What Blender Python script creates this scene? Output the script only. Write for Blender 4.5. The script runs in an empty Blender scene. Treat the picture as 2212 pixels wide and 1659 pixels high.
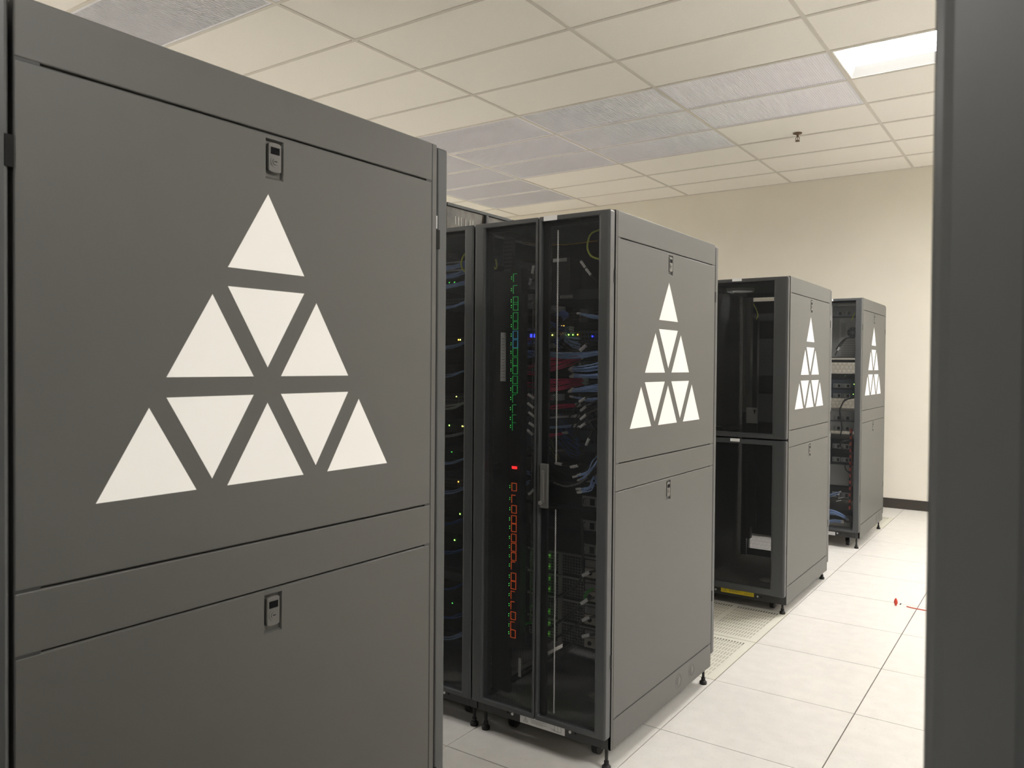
import bpy, bmesh, math, random
from mathutils import Vector, Matrix
C = bpy.context.scene.collection
SC = bpy.context.scene
PI = math.pi
random.seed(7)

# ------------------------------------------------------------------ camera, exposure, world
H = 3.507                      # ceiling height
T = 0.6096                     # two-foot module of floor and ceiling
cam_d = bpy.data.cameras.new('camera'); cam = bpy.data.objects.new('camera', cam_d); C.objects.link(cam)
YAW, PIT, ROL = -0.60543, -0.01548, 0.00806
fw = Vector((math.sin(YAW)*math.cos(PIT), math.cos(YAW)*math.cos(PIT), math.sin(PIT)))
r0 = Vector((math.cos(YAW), -math.sin(YAW), 0)); u0 = r0.cross(fw)
rt = r0*math.cos(ROL) + u0*math.sin(ROL); up = u0*math.cos(ROL) - r0*math.sin(ROL)
cam.matrix_world = Matrix(((rt.x, up.x, -fw.x, 0), (rt.y, up.y, -fw.y, 0), (rt.z, up.z, -fw.z, 1.46367), (0, 0, 0, 1)))
cam_d.sensor_width = 36; cam_d.lens = 36*1704.93/2212
cam_d.shift_x = -2.592/2212; cam_d.shift_y = -15.856/2212
cam_d.clip_start = 0.05
cam_d.dof.use_dof = True; cam_d.dof.focus_distance = 4.4; cam_d.dof.aperture_fstop = 13.0
SC.camera = cam
SC.view_settings.view_transform = 'Standard'; SC.view_settings.look = 'None'
SC.view_settings.gamma = 1; SC.view_settings.use_curve_mapping = False
SC.view_settings.exposure = 2.08
SC.cycles.transparent_max_bounces = 24; SC.cycles.max_bounces = 10; SC.cycles.diffuse_bounces = 6
SC.cycles.sample_clamp_indirect = 6
W = bpy.data.worlds.new('world'); SC.world = W; W.use_nodes = True
W.node_tree.nodes['Background'].inputs[0].default_value = (0.9, 0.85, 0.75, 1)
W.node_tree.nodes['Background'].inputs[1].default_value = 0.0
LAMP = 17.0                    # radiance of a ceiling light's lens

# ------------------------------------------------------------------ materials
def mat(name, col, rough=0.5, metal=0.0, spec=0.5, noise=0.0, nscale=30.0, bump=0.0, emit=0.0, trans=0.0):
    m = bpy.data.materials.new(name); m.use_nodes = True; nt = m.node_tree; b = nt.nodes['Principled BSDF']
    b.inputs['Base Color'].default_value = (*col, 1); b.inputs['Roughness'].default_value = rough
    b.inputs['Metallic'].default_value = metal; b.inputs['Specular IOR Level'].default_value = spec
    if trans: b.inputs['Transmission Weight'].default_value = trans
    if emit:
        b.inputs['Emission Color'].default_value = (*col, 1); b.inputs['Emission Strength'].default_value = emit
    if noise or bump:
        tc = nt.nodes.new('ShaderNodeTexCoord'); n = nt.nodes.new('ShaderNodeTexNoise')
        n.inputs['Scale'].default_value = nscale; n.inputs['Detail'].default_value = 4
        nt.links.new(tc.outputs['Object'], n.inputs['Vector'])
        if noise:
            r = nt.nodes.new('ShaderNodeValToRGB')
            r.color_ramp.elements[0].color = (*[c*(1-noise) for c in col], 1); r.color_ramp.elements[0].position = 0.35
            r.color_ramp.elements[1].color = (*[min(1, c*(1+noise)) for c in col], 1); r.color_ramp.elements[1].position = 0.65
            nt.links.new(n.outputs['Fac'], r.inputs[0]); nt.links.new(r.outputs[0], b.inputs['Base Color'])
        if bump:
            bp = nt.nodes.new('ShaderNodeBump'); bp.inputs['Strength'].default_value = bump; bp.inputs['Distance'].default_value = 0.002
            nt.links.new(n.outputs['Fac'], bp.inputs['Height']); nt.links.new(bp.outputs[0], b.inputs['Normal'])
    return m

def perforated(name, col, p, r, rough=0.5):
    """sheet metal with staggered round holes, laid out in the x-z plane of the rack"""
    m = mat(name, col, rough); nt = m.node_tree; N = nt.nodes.new; L = nt.links.new
    b = nt.nodes['Principled BSDF']; out = nt.nodes['Material Output']
    tc = N('ShaderNodeTexCoord'); sp = N('ShaderNodeSeparateXYZ'); L(tc.outputs['Object'], sp.inputs[0])
    def mth(op, a, bb=None):
        n = N('ShaderNodeMath'); n.operation = op
        for i, v in enumerate((a, bb)):
            if v is None: continue
            if isinstance(v, (int, float)): n.inputs[i].default_value = v
            else: L(v, n.inputs[i])
        return n.outputs[0]
    q = math.sqrt(3)
    u = mth('MULTIPLY', sp.outputs['X'], 1/p); v = mth('MULTIPLY', sp.outputs['Z'], 1/(p*q))
    ds = []
    for s in (0.0, 0.5):
        a = mth('SUBTRACT', mth('FRACT', mth('ADD', u, 100+s)), 0.5)
        c = mth('MULTIPLY', mth('SUBTRACT', mth('FRACT', mth('ADD', v, 100+s)), 0.5), q)
        ds.append(mth('ADD', mth('MULTIPLY', a, a), mth('MULTIPLY', c, c)))
    hole = mth('LESS_THAN', mth('MINIMUM', ds[0], ds[1]), r*r)
    tr = N('ShaderNodeBsdfTransparent'); mx = N('ShaderNodeMixShader')
    L(hole, mx.inputs[0]); L(b.outputs[0], mx.inputs[1]); L(tr.outputs[0], mx.inputs[2]); L(mx.outputs[0], out.inputs['Surface'])
    return m

def rail_mat():
    """black steel rail pierced by a column of square mounting holes"""
    m = mat('rail steel', (0.03, 0.032, 0.034), 0.45); nt = m.node_tree; N = nt.nodes.new; L = nt.links.new
    b = nt.nodes['Principled BSDF']; tc = N('ShaderNodeTexCoord'); sp = N('ShaderNodeSeparateXYZ'); L(tc.outputs['Object'], sp.inputs[0])
    a = N('ShaderNodeMath'); a.operation = 'MULTIPLY'; a.inputs[1].default_value = 63; L(sp.outputs['Z'], a.inputs[0])
    f = N('ShaderNodeMath'); f.operation = 'FRACT'; L(a.outputs[0], f.inputs[0])
    g = N('ShaderNodeMath'); g.operation = 'GREATER_THAN'; g.inputs[1].default_value = 0.6; L(f.outputs[0], g.inputs[0])
    x = N('ShaderNodeMixRGB'); x.inputs[1].default_value = (0.05, 0.052, 0.055, 1); x.inputs[2].default_value = (0.006, 0.006, 0.006, 1)
    L(g.outputs[0], x.inputs[0]); L(x.outputs[0], b.inputs['Base Color'])
    return m

M = {}
M['panel'] = mat('grey powder coat', (0.092, 0.092, 0.087), 0.46, noise=0.03, nscale=900, bump=0.12)
M['edge'] = mat('shaded door grey', (0.060, 0.064, 0.067), 0.38)  # panel paint darkened, since door fronts catch less light
M['steel'] = mat('black frame steel', (0.035, 0.037, 0.038), 0.5)
M['dark'] = mat('black interior steel', (0.010, 0.011, 0.012), 0.6)
M['base'] = mat('grey base plate', (0.17, 0.167, 0.158), 0.5)
M['void'] = mat('black seal', (0.004, 0.004, 0.004), 0.9)
M['white'] = mat('white vinyl', (0.94, 0.935, 0.91), 0.55)
M['latch'] = mat('latch grey', (0.125, 0.124, 0.116), 0.4)
M['latchwin'] = mat('latch window', (0.004, 0.004, 0.005), 0.7, spec=0.1)
M['mesh'] = perforated('perforated door sheet', (0.032, 0.035, 0.037), 0.0052, 0.42)
M['rail'] = rail_mat()
M['rubber'] = mat('black rubber', (0.012, 0.012, 0.012), 0.6)
M['chrome'] = mat('zinc screw', (0.75, 0.75, 0.74), 0.3, metal=0.9)
M['silver'] = mat('bright steel rod', (0.85, 0.85, 0.84), 0.45, metal=0.15)
M['paper'] = mat('white label', (0.82, 0.83, 0.83), 0.6)
M['yellow'] = mat('yellow label', (0.80, 0.62, 0.02), 0.5)
M['ink'] = mat('label ink', (0.10, 0.10, 0.11), 0.7)
M['inkgrey'] = mat('grey print', (0.42, 0.42, 0.42), 0.7)
M['bluecable'] = mat('blue cable jacket', (0.34, 0.50, 0.86), 0.45)
M['deepblue'] = mat('deep blue cable jacket', (0.05, 0.11, 0.38), 0.45)
M['whitecable'] = mat('pale cable jacket', (0.55, 0.58, 0.62), 0.45)
M['redcable'] = mat('magenta cable jacket', (0.80, 0.05, 0.16), 0.45)
M['blackcable'] = mat('black cable jacket', (0.026, 0.026, 0.027), 0.45)
M['greencable'] = mat('green yellow earth wire', (0.62, 0.70, 0.10), 0.5)
M['orange'] = mat('orange fibre jacket', (0.65, 0.35, 0.03), 0.5)
M['olive'] = mat('aqua yellow fibre', (0.30, 0.30, 0.08), 0.5)
M['plug'] = mat('clear plug', (0.75, 0.75, 0.72), 0.35)
M['gear'] = mat('black device steel', (0.010, 0.011, 0.012), 0.5)
M['geargrey'] = mat('grey device steel', (0.30, 0.30, 0.295), 0.45, metal=0.2)
M['gearlight'] = mat('light galvanised steel', (0.42, 0.42, 0.40), 0.45, metal=0.2)
M['gearblue'] = mat('blue grey device steel', (0.055, 0.065, 0.085), 0.5)
M['beige'] = mat('beige supply case', (0.46, 0.43, 0.37), 0.5)
M['port'] = mat('port black', (0.005, 0.005, 0.006), 0.5)
M['greenplastic'] = mat('green plastic handle', (0.04, 0.40, 0.05), 0.4)
M['redplastic'] = mat('red plastic', (0.62, 0.06, 0.03), 0.4)
M['copper'] = mat('red copper wire', (0.62, 0.09, 0.06), 0.5)
M['bronze'] = mat('bronze sprinkler', (0.16, 0.11, 0.07), 0.4, metal=0.6)
M['trough'] = mat('trough plastic with painted reflection', (0.075, 0.064, 0.042), 0.35, noise=0.45, nscale=22)  # mottled tan reflection of the ceiling is put into the colour
M['ledG'] = mat('green indicator', (0.25, 1.0, 0.08), emit=2.5)
M['ledGd'] = mat('dim green indicator', (0.10, 0.9, 0.12), emit=0.35)
M['ledY'] = mat('yellow indicator', (0.85, 0.95, 0.15), emit=1.6)
M['ledO'] = mat('amber indicator', (1.0, 0.45, 0.05), emit=2)
M['ledB'] = mat('blue indicator', (0.02, 0.03, 1.0), emit=1.2)
M['ledR'] = mat('red indicator', (1.0, 0.015, 0.015), emit=0.8)
M['outG'] = mat('green lit outlet bezel', (0.015, 0.42, 0.07), emit=0.085)
M['outB'] = mat('blue lit outlet bezel', (0.04, 0.24, 0.36), emit=0.13)
M['outR'] = mat('red lit outlet bezel', (0.55, 0.08, 0.015), emit=0.13)
M['wall'] = mat('cream wall paint', (0.79, 0.755, 0.67), 0.75, noise=0.012, nscale=3, bump=0.05)
M['base_trim'] = mat('dark vinyl base', (0.045, 0.038, 0.032), 0.55)
M['tile'] = mat('ceiling tile', (0.90, 0.875, 0.82), 0.9, noise=0.02, nscale=160, bump=0.25)
M['tbar'] = mat('ceiling grid bar', (0.66, 0.63, 0.575), 0.6)
M['grille'] = mat('grille enamel', (0.80, 0.80, 0.85), 0.5)
M['grilleback'] = mat('grille backing', (0.93, 0.93, 0.95), 0.8)
M['lampcase'] = mat('lamp frame white', (0.80, 0.78, 0.72), 0.5)
M['floor'] = mat('floor laminate', (0.72, 0.70, 0.665), 0.32, noise=0.03, nscale=14, bump=0.0)
M['seam'] = mat('floor seam', (0.10, 0.075, 0.06), 0.8)
M['perftile'] = mat('perforated tile enamel', (0.68, 0.67, 0.585), 0.45)
M['plenum'] = mat('plenum', (0.48, 0.45, 0.37), 0.9)
m = bpy.data.materials.new('lamp lens'); m.use_nodes = True; M['lamp'] = m
b = m.node_tree.nodes['Principled BSDF']; b.inputs['Base Color'].default_value = (0.8, 0.8, 0.8, 1)
b.inputs['Emission Color'].default_value = (1.0, 0.975, 0.95, 1); b.inputs['Emission Strength'].default_value = LAMP
M['lampside'] = mat('lamp side with painted glow', (1.0, 0.95, 0.86), 0.5, emit=0.19)
M['lampside'].node_tree.nodes['Principled BSDF'].inputs['Base Color'].default_value = (0.03, 0.03, 0.03, 1)  # dim glow stands in for lens light reflected off the sloped sides
# speckle the floor laminate
nt = M['floor'].node_tree; b = nt.nodes['Principled BSDF']
tc = nt.nodes.new('ShaderNodeTexCoord'); n = nt.nodes.new('ShaderNodeTexNoise'); n.inputs['Scale'].default_value = 95; n.inputs['Detail'].default_value = 3
r = nt.nodes.new('ShaderNodeValToRGB'); r.color_ramp.elements[0].position = 0.30; r.color_ramp.elements[0].color = (0.90, 0.90, 0.885, 1); r.color_ramp.elements[1].position = 0.40; r.color_ramp.elements[1].color = (1, 1, 1, 1)
mx = nt.nodes.new('ShaderNodeMixRGB'); mx.blend_type = 'MULTIPLY'; mx.inputs[0].default_value = 1
src = b.inputs['Base Color'].links[0].from_socket
nt.links.new(tc.outputs['Object'], n.inputs['Vector']); nt.links.new(n.outputs['Fac'], r.inputs[0])
nt.links.new(src, mx.inputs[1]); nt.links.new(r.outputs[0], mx.inputs[2]); nt.links.new(mx.outputs[0], b.inputs['Base Color'])

# ------------------------------------------------------------------ mesh helpers
class MB:
    def __init__(s): s.v = []; s.f = []; s.mi = []; s.sm = []
    def add(s, vs, fs, mi=0, smooth=False):
        o = len(s.v); s.v += [tuple(p) for p in vs]
        for f in fs: s.f.append([i+o for i in f]); s.mi.append(mi); s.sm.append(smooth)
        return s
    def box(s, x0, x1, y0, y1, z0, z1, mi=0):
        return s.add([(x0,y0,z0),(x1,y0,z0),(x1,y1,z0),(x0,y1,z0),(x0,y0,z1),(x1,y0,z1),(x1,y1,z1),(x0,y1,z1)],
                     [(0,3,2,1),(4,5,6,7),(0,1,5,4),(1,2,6,5),(2,3,7,6),(3,0,4,7)], mi)
    def quad(s, a, b, c, d, mi=0): return s.add([a,b,c,d], [(0,1,2,3)], mi)
    def poly(s, pts, d, mi=0):
        """prism: polygon pts extruded by vector d"""
        n = len(pts); q = [tuple(p[i]+d[i] for i in range(3)) for p in pts]
        return s.add(list(pts)+q, [tuple(range(n))[::-1], tuple(range(n, 2*n))] + [(i, (i+1) % n, n+(i+1) % n, n+i) for i in range(n)], mi)
    def ring(s, x0, x1, z0, z1, l, r, b, t, y0, y1, mi=0):
        """rectangular frame in the x-z plane with margins left, right, bottom, top"""
        vs = []
        for y in (y0, y1):
            vs += [(x0,y,z0),(x1,y,z0),(x1,y,z1),(x0,y,z1),(x0+l,y,z0+b),(x1-r,y,z0+b),(x1-r,y,z1-t),(x0+l,y,z1-t)]
        fs = []
        for i in range(4):
            j = (i+1) % 4
            fs += [(i, j, 4+j, 4+i), (8+j, 8+i, 12+i, 12+j), (j, i, 8+i, 8+j), (4+i, 4+j, 12+j, 12+i)]
        return s.add(vs, fs, mi)
    def tube(s, pts, r, n=6, mi=0, r2=None):
        pts = [Vector(p) for p in pts]; vs = []; m = len(pts); ref = None
        for i, p in enumerate(pts):
            t = (pts[min(i+1, m-1)] - pts[max(i-1, 0)])
            t = t.normalized() if t.length > 1e-9 else Vector((0, 0, 1))
            if ref is None: ref = Vector((0, 0, 1)) if abs(t.z) < 0.9 else Vector((1, 0, 0))
            a = (ref - t*ref.dot(t)).normalized(); ref = a; b = t.cross(a)
            rr = r if r2 is None else r + (r2-r)*i/(m-1)
            vs += [p + (a*math.cos(2*PI*k/n) + b*math.sin(2*PI*k/n))*rr for k in range(n)]
        fs = [(i*n+k, i*n+(k+1) % n, (i+1)*n+(k+1) % n, (i+1)*n+k) for i in range(m-1) for k in range(n)]
        s.add(vs, fs, mi, True)
        s.add([vs[k] for k in range(n)], [tuple(range(n))[::-1]], mi); s.add(vs[-n:], [tuple(range(n))], mi)
        return s
    def cyl(s, p0, p1, r, n=20, mi=0, r2=None): return s.tube([p0, p1], r, n, mi, r2)
    def lathe(s, prof, c, n=20, mi=0):
        """prof: (radius, z) pairs turned about the vertical through c"""
        vs = [(c[0]+r*math.cos(2*PI*k/n), c[1]+r*math.sin(2*PI*k/n), c[2]+z) for r, z in prof for k in range(n)]
        fs = [(i*n+k, i*n+(k+1) % n, (i+1)*n+(k+1) % n, (i+1)*n+k) for i in range(len(prof)-1) for k in range(n)]
        return s.add(vs, fs, mi, True)
    def plate_hole(s, x0, x1, y0, y1, z0, z1, cx, cy, r, n=28, mi=0, lip=0.0):
        """horizontal plate with one round hole"""
        ang = [2*PI*k/n for k in range(n)]
        def outer(a):
            dx, dy = math.cos(a), math.sin(a); t = 1e9
            if dx > 1e-9: t = min(t, (x1-cx)/dx)
            if dx < -1e-9: t = min(t, (x0-cx)/dx)
            if dy > 1e-9: t = min(t, (y1-cy)/dy)
            if dy < -1e-9: t = min(t, (y0-cy)/dy)
            return (cx+dx*t, cy+dy*t)
        for cxx, cyy in ((x0,y0),(x1,y0),(x1,y1),(x0,y1)): ang.append(math.atan2(cyy-cy, cxx-cx) % (2*PI))
        ang.sort(); k = len(ang); vs = []
        for z in (z0, z1):
            vs += [(*outer(a), z) for a in ang]; vs += [(cx+r*math.cos(a), cy+r*math.sin(a), z) for a in ang]
        fs = []
        for i in range(k):
            j = (i+1) % k
            fs += [(i, k+i, k+j, j), (2*k+i, 2*k+j, 3*k+j, 3*k+i), (i, j, 2*k+j, 2*k+i), (k+j, k+i, 3*k+i, 3*k+j)]
        s.add(vs, fs, mi)
        if lip:
            s.lathe([(r+.012, z0-.004), (r+.012, z1+.004), (r, z1+.004), (r, z0-.004), (r+.012, z0-.004)], (cx, cy, 0), n, mi)
        return s
    def build(s, name, mats, parent=None, bevel=0.0, seg=2, loc=(0, 0, 0)):
        me = bpy.data.meshes.new(name); me.from_pydata(s.v, [], s.f)
        for k in (mats if isinstance(mats, (list, tuple)) else [mats]): me.materials.append(M[k])
        for p, mi, sm in zip(me.polygons, s.mi, s.sm): p.material_index = mi; p.use_smooth = sm
        me.update(); bm = bmesh.new(); bm.from_mesh(me); bmesh.ops.recalc_face_normals(bm, faces=bm.faces); bm.to_mesh(me); bm.free()
        o = bpy.data.objects.new(name, me); C.objects.link(o); o.location = loc
        if parent: o.parent = parent
        if bevel:
            b = o.modifiers.new('bevel', 'BEVEL'); b.width = bevel; b.segments = seg; b.limit_method = 'ANGLE'; b.angle_limit = 0.7
        return o

def tag(o, label, cat, group=None, kind=None):
    o['label'] = label; o['category'] = cat
    if group: o['group'] = group
    if kind: o['kind'] = kind
    return o
def thing(name, label, cat, loc=(0, 0, 0), group=None):
    o = bpy.data.objects.new(name, None); C.objects.link(o); o.location = loc; o.empty_display_size = 0.1
    return tag(o, label, cat, group)
def structure(o): o['kind'] = 'structure'; return o
def copy_thing(o, loc, label, group=None, parent=None):
    c = o.copy(); C.objects.link(c); c.location = loc
    if parent: c.parent = parent
    if label: c['label'] = label
    if group: c['group'] = group
    def kids(a, b):
        for ch in list(a.children):
            d = ch.copy(); C.objects.link(d); d.parent = b; kids(ch, d)
    kids(o, c)
    return c
def smooth_path(pts, k=6):
    pts = [Vector(p) for p in pts]; out = []; P = [pts[0]] + pts + [pts[-1]]
    for i in range(1, len(P)-2):
        a, b, c, d = P[i-1], P[i], P[i+1], P[i+2]
        for j in range(k):
            t = j/k; out.append(0.5*((2*b) + (c-a)*t + (2*a-5*b+4*c-d)*t*t + (3*b-a-3*c+d)*t**3))
    out.append(pts[-1]); return out

# ------------------------------------------------------------------ the room
XP, YP = -3.7019, 2.9467       # a crossing of the ceiling grid
XA, Y0 = -1.2997, 2.9396       # a crossing of the floor grid
RX0, RX1, RY0, RY1 = -8.6, 7.4, -6.0, 9.0
PT = [(-1, 1), (-1, 2), (-1, 7+1)]    # floor cells holding perforated tiles: (column, row) from XA, Y0
fl = MB()
i0 = math.floor((RX0-XA)/T); i1 = math.ceil((RX1-XA)/T); j0 = math.floor((RY0-Y0)/T); j1 = math.ceil((RY1-Y0)/T)
g = 0.0023
for i in range(i0, i1):
    for j in range(j0, j1):
        if (i, j) in PT: continue
        x0, x1 = max(XA+i*T+g, RX0), min(XA+(i+1)*T-g, RX1); y0, y1 = max(Y0+j*T+g, RY0), min(Y0+(j+1)*T-g, RY1)
        if x1 <= x0 or y1 <= y0: continue
        fl.box(x0, x1, y0, y1, -0.03, 0.0, 0)
fl.box(RX0-.1, RX1+.1, RY0-.1, RY1+.1, -0.34, -0.30, 1)
for i in range(i0, i1+1):
    x = XA+i*T
    fl.box(x-.004, x+.004, RY0, RY1, -0.04, -0.004, 1)
for j in range(j0, j1+1):
    y = Y0+j*T
    fl.box(RX0, RX1, y-.004, y+.004, -0.04, -0.0041, 1)
structure(fl.build('floor', ['floor', 'seam']))

def wall(name, x0, x1, y0, y1): structure(MB().box(x0, x1, y0, y1, -0.05, H+0.15).build(name, 'wall'))
wall('wall_back', RX0-.12, RX1+.12, RY1, RY1+.12)
wall('wall_front', RX0-.12, RX1+.12, RY0-.12, RY0)
wall('wall_left', RX0-.12, RX0, RY0, RY1)
wall('wall_right', RX1, RX1+.12, RY0, RY1)
def skirting(name, *b): structure(MB().box(*b).build(name, 'base_trim', bevel=0.003))
skirting('baseboard_back', RX0, RX1, RY1-.008, RY1, 0, 0.103)
skirting('baseboard_front', RX0, RX1, RY0, RY0+.008, 0, 0.103)
skirting('baseboard_left', RX0, RX0+.008, RY0+.008, RY1-.008, 0, 0.103)
skirting('baseboard_right', RX1-.008, RX1, RY0+.008, RY1-.008, 0, 0.103)

# ceiling: two by four foot lay-in tiles on a bar grid; lights and grilles sit in cells of the grid
GR = [(1, 4), (1, 5), (0, 4), (0, 5), (0, 6), (-1, 4), (-1, 5), (-1, 6), (-2, 5), (-2, 6), (-2, 7), (-2, 8), (-1, -1), (0, -1)]
LT = [(2, 4), (6, 4), (4, -3), (2, -10), (4, 8), (-4, 4), (-2, -4), (-4, -10)]  # first is in view; the unseen others are added to light the room
ce = MB(); a0 = math.floor((RX0-XP)/(2*T)); a1 = math.ceil((RX1-XP)/(2*T)); c0 = math.floor((RY0-YP)/T); c1 = math.ceil((RY1-YP)/T)
for a in range(a0, a1):
    for c in range(c0, c1):
        if (a, c) in LT or (a, c) in GR: continue
        x0, x1 = max(XP+2*a*T, RX0), min(XP+2*(a+1)*T, RX1); y0, y1 = max(YP+c*T, RY0), min(YP+(c+1)*T, RY1)
        if x1-x0 < .02 or y1-y0 < .02: continue
        ce.box(x0+.001, x1-.001, y0+.001, y1-.001, H+.004, H+.02)
ce.box(RX0, RX1, RY0, RY1, H+.34, H+.36)
structure(ce.build('ceiling', 'tile'))
gb = MB()
for a in range(a0, a1+1):
    x = XP+2*a*T
    if RX0 < x < RX1: gb.box(x-.012, x+.012, RY0, RY1, H-.001, H+.03)
for c in range(c0, c1+1):
    y = YP+c*T
    if RY0 < y < RY1: gb.box(RX0, RX1, y-.012, y+.012, H-.0012, H+.028)
gb.box(RX0, RX1, RY1-.02, RY1, H-.002, H+.03); gb.box(RX0, RX1, RY0, RY0+.02, H-.002, H+.03)
gb.box(RX0, RX0+.02, RY0, RY1, H-.002, H+.03); gb.box(RX1-.02, RX1, RY0, RY1, H-.002, H+.03)
structure(gb.build('trim_1', 'tbar'))

def cell(a, c): return XP+(2*a+1)*T, YP+(c+.5)*T
# one recessed ceiling light
hx, hy = T-.014, T/2-.014
def make_light():
    t = thing('ceiling_light', '', 'ceiling light')
    e = .010; ly = .205; lx = hx-.05; d = .05
    q = MB().add([(-hx,-hy,0),(hx,-hy,0),(hx,hy,0),(-hx,hy,0),(-hx+e,-hy+e,0),(hx-e,-hy+e,0),(hx-e,hy-e,0),(-hx+e,hy-e,0)],
                 [(0,1,5,4),(1,2,6,5),(2,3,7,6),(3,0,4,7)])
    q.add([(-hx,-hy,0),(hx,-hy,0),(hx,hy,0),(-hx,hy,0),(-hx,-hy,.10),(hx,-hy,.10),(hx,hy,.10),(-hx,hy,.10)], [(0,1,5,4),(1,2,6,5),(2,3,7,6),(3,0,4,7),(4,5,6,7)])
    q.build('housing', 'lampcase', t)
    o_ = [(-hx+e,-hy+e,.0005),(hx-e,-hy+e,.0005),(hx-e,hy-e,.0005),(-hx+e,hy-e,.0005)]; i_ = [(-lx,-ly,d),(lx,-ly,d),(lx,ly,d),(-lx,ly,d)]
    for k in range(4):
        MB().quad(o_[k], o_[(k+1) % 4], i_[(k+1) % 4], i_[k]).build('glow_side', 'lampside', t)
    MB().box(-lx, lx, -ly, ly, d, d+.01).build('lens', 'lamp', t)
    return t
lt_lab = {0: 'bright recessed ceiling light glowing above the aisle, right of the grilles'}
first = None
for k, (a, c) in enumerate(LT):
    x, y = cell(a, c); lab = lt_lab.get(k, 'lit recessed ceiling light added outside the view')
    if first is None: first = make_light(); first.location = (x, y, H); first['label'] = lab
    else: copy_thing(first, (x, y, H), lab)
for o in C.objects:
    if o.name.startswith('ceiling_light.') : o['group'] = 'ceiling lights outside the view'

# ceiling grilles
def make_grille():
    t = thing('ceiling_vent', '', 'ceiling vent')
    MB().ring(-hx, hx, -hy, hy, .014, .014, .014, .014, 0, .012).build('frame', 'grille', t)
    o = t.children[0]
    for v in o.data.vertices: v.co = (v.co.x, v.co.z, v.co.y)
    f = MB(); n = 74
    for k in range(n):
        x = -hx+.016 + (2*hx-.032)*k/(n-1); f.box(x-.0016, x+.0016, -hy+.012, hy-.012, .001, .005)
    f.build('louvre', 'grille', t)
    MB().box(-hx+.004, hx-.004, -hy+.004, hy-.004, .0055, .03).build('backing', 'grilleback', t)
    return t
gl = {(1,4): 'finely ribbed ceiling grille directly left of the bright ceiling light', (1,5): 'finely ribbed grille just beyond the one touching the ceiling light, above the sprinkler',
      (0,4): 'grey ceiling grille, nearest of three in the column above the second cabinet', (0,5): 'grey ceiling grille, middle of three in the column above the second cabinet',
      (0,6): 'grey ceiling grille, farthest of three in the column above the second cabinet', (-1,4): 'nearest grey grille of the column seen over the near cabinet top corner',
      (-1,5): 'middle grey grille of the column seen over the near cabinet top corner', (-1,6): 'farthest grey grille of the column seen over the near cabinet top corner',
      (-2,5): 'first grey grille of the leftmost column, half hidden by the near cabinet', (-2,6): 'second grey grille of the leftmost column beside the near cabinet edge',
      (-2,7): 'third grey grille of the leftmost column, nearly above the open rack top', (-2,8): 'last grey grille of the leftmost column, smallest and farthest',
      (-1,-1): 'large pale grille above the near cabinet at the upper left', (0,-1): 'pale grille cut by the top edge, right of the large upper left one'}
gp = None
for (a, c) in GR:
    x, y = cell(a, c)
    if gp is None: gp = make_grille(); gp.location = (x, y, H); o = gp; o['label'] = gl[(a, c)]
    else: o = copy_thing(gp, (x, y, H), gl[(a, c)])
    o['group'] = 'ceiling grilles'

# sprinkler
sp = thing('fire_sprinkler', 'small bronze fire sprinkler hanging from the ceiling tile', 'sprinkler', (-1.918, 7.117, H))
MB().lathe([(0, .003), (.038, .003), (.036, -.006), (.016, -.012), (.010, -.014)], (0, 0, 0)).build('escutcheon', 'bronze', sp)
q = MB().cyl((0,0,-.012), (0,0,-.034), .009, 10)
for s in (-1, 1): q.tube([(s*.006,0,-.03), (s*.017,0,-.042), (s*.015,0,-.055), (0,0,-.068)], .003, 6)
q.cyl((0,0,-.034), (0,0,-.062), .003, 8); q.build('frame_arm', 'bronze', sp)
MB().lathe([(0,-.066),(.020,-.066),(.021,-.070),(0,-.071)], (0,0,0), 14).build('deflector', 'bronze', sp)

# perforated floor tiles
def make_ptile():
    t = thing('perforated_floor_tile', '', 'floor tile')
    q = MB(); h = T/2-g
    xs = [-h]
    for blk in (-1, 1):
        a, b = ((-.262, -.014), (.014, .262))[blk > 0]; n = 16; p = (b-a)/n
        for k in range(n): xs += [a+p*k+p*.28, a+p*k+p*.72]
    xs.append(h); ys = [-h]; n = 9; a, b = -.27, .27; p = (b-a)/n
    for k in range(n):
        for m_ in range(3): ys += [a+p*k+p*(.16+.25*m_), a+p*k+p*(.16+.25*m_+.18)]
    ys.append(h)
    nx, ny = len(xs), len(ys)
    vs = [(x, y, 0) for y in ys for x in xs]
    fs = [(j*nx+i, j*nx+i+1, (j+1)*nx+i+1, (j+1)*nx+i) for j in range(ny-1) for i in range(nx-1) if not (i % 2 == 1 and j % 2 == 1)]
    q.add(vs, fs); q.build('slotted_plate', 'perftile', t)
    MB().add([(-h,-h,0),(h,-h,0),(h,h,0),(-h,h,0),(-h,-h,-.02),(h,-h,-.02),(h,h,-.02),(-h,h,-.02)],
             [(0,1,5,4),(1,2,6,5),(2,3,7,6),(3,0,4,7),(4,5,6,7)]).build('pan', 'plenum', t)
    return t
pl = ['perforated floor tile right behind the second cabinet, at its rear foot', 'perforated floor tile in front of the cabinet with the yellow label',
      'perforated floor tile beyond the farthest cabinet, near the back wall']
pt = None
for (i, j), lab in zip(PT, pl):
    loc = (XA+(i+.5)*T, Y0+(j+.5)*T, 0)
    if pt is None: pt = make_ptile(); pt.location = loc; pt['label'] = lab; o = pt
    else: o = copy_thing(pt, loc, lab)
    o['group'] = 'perforated floor tiles'

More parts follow.
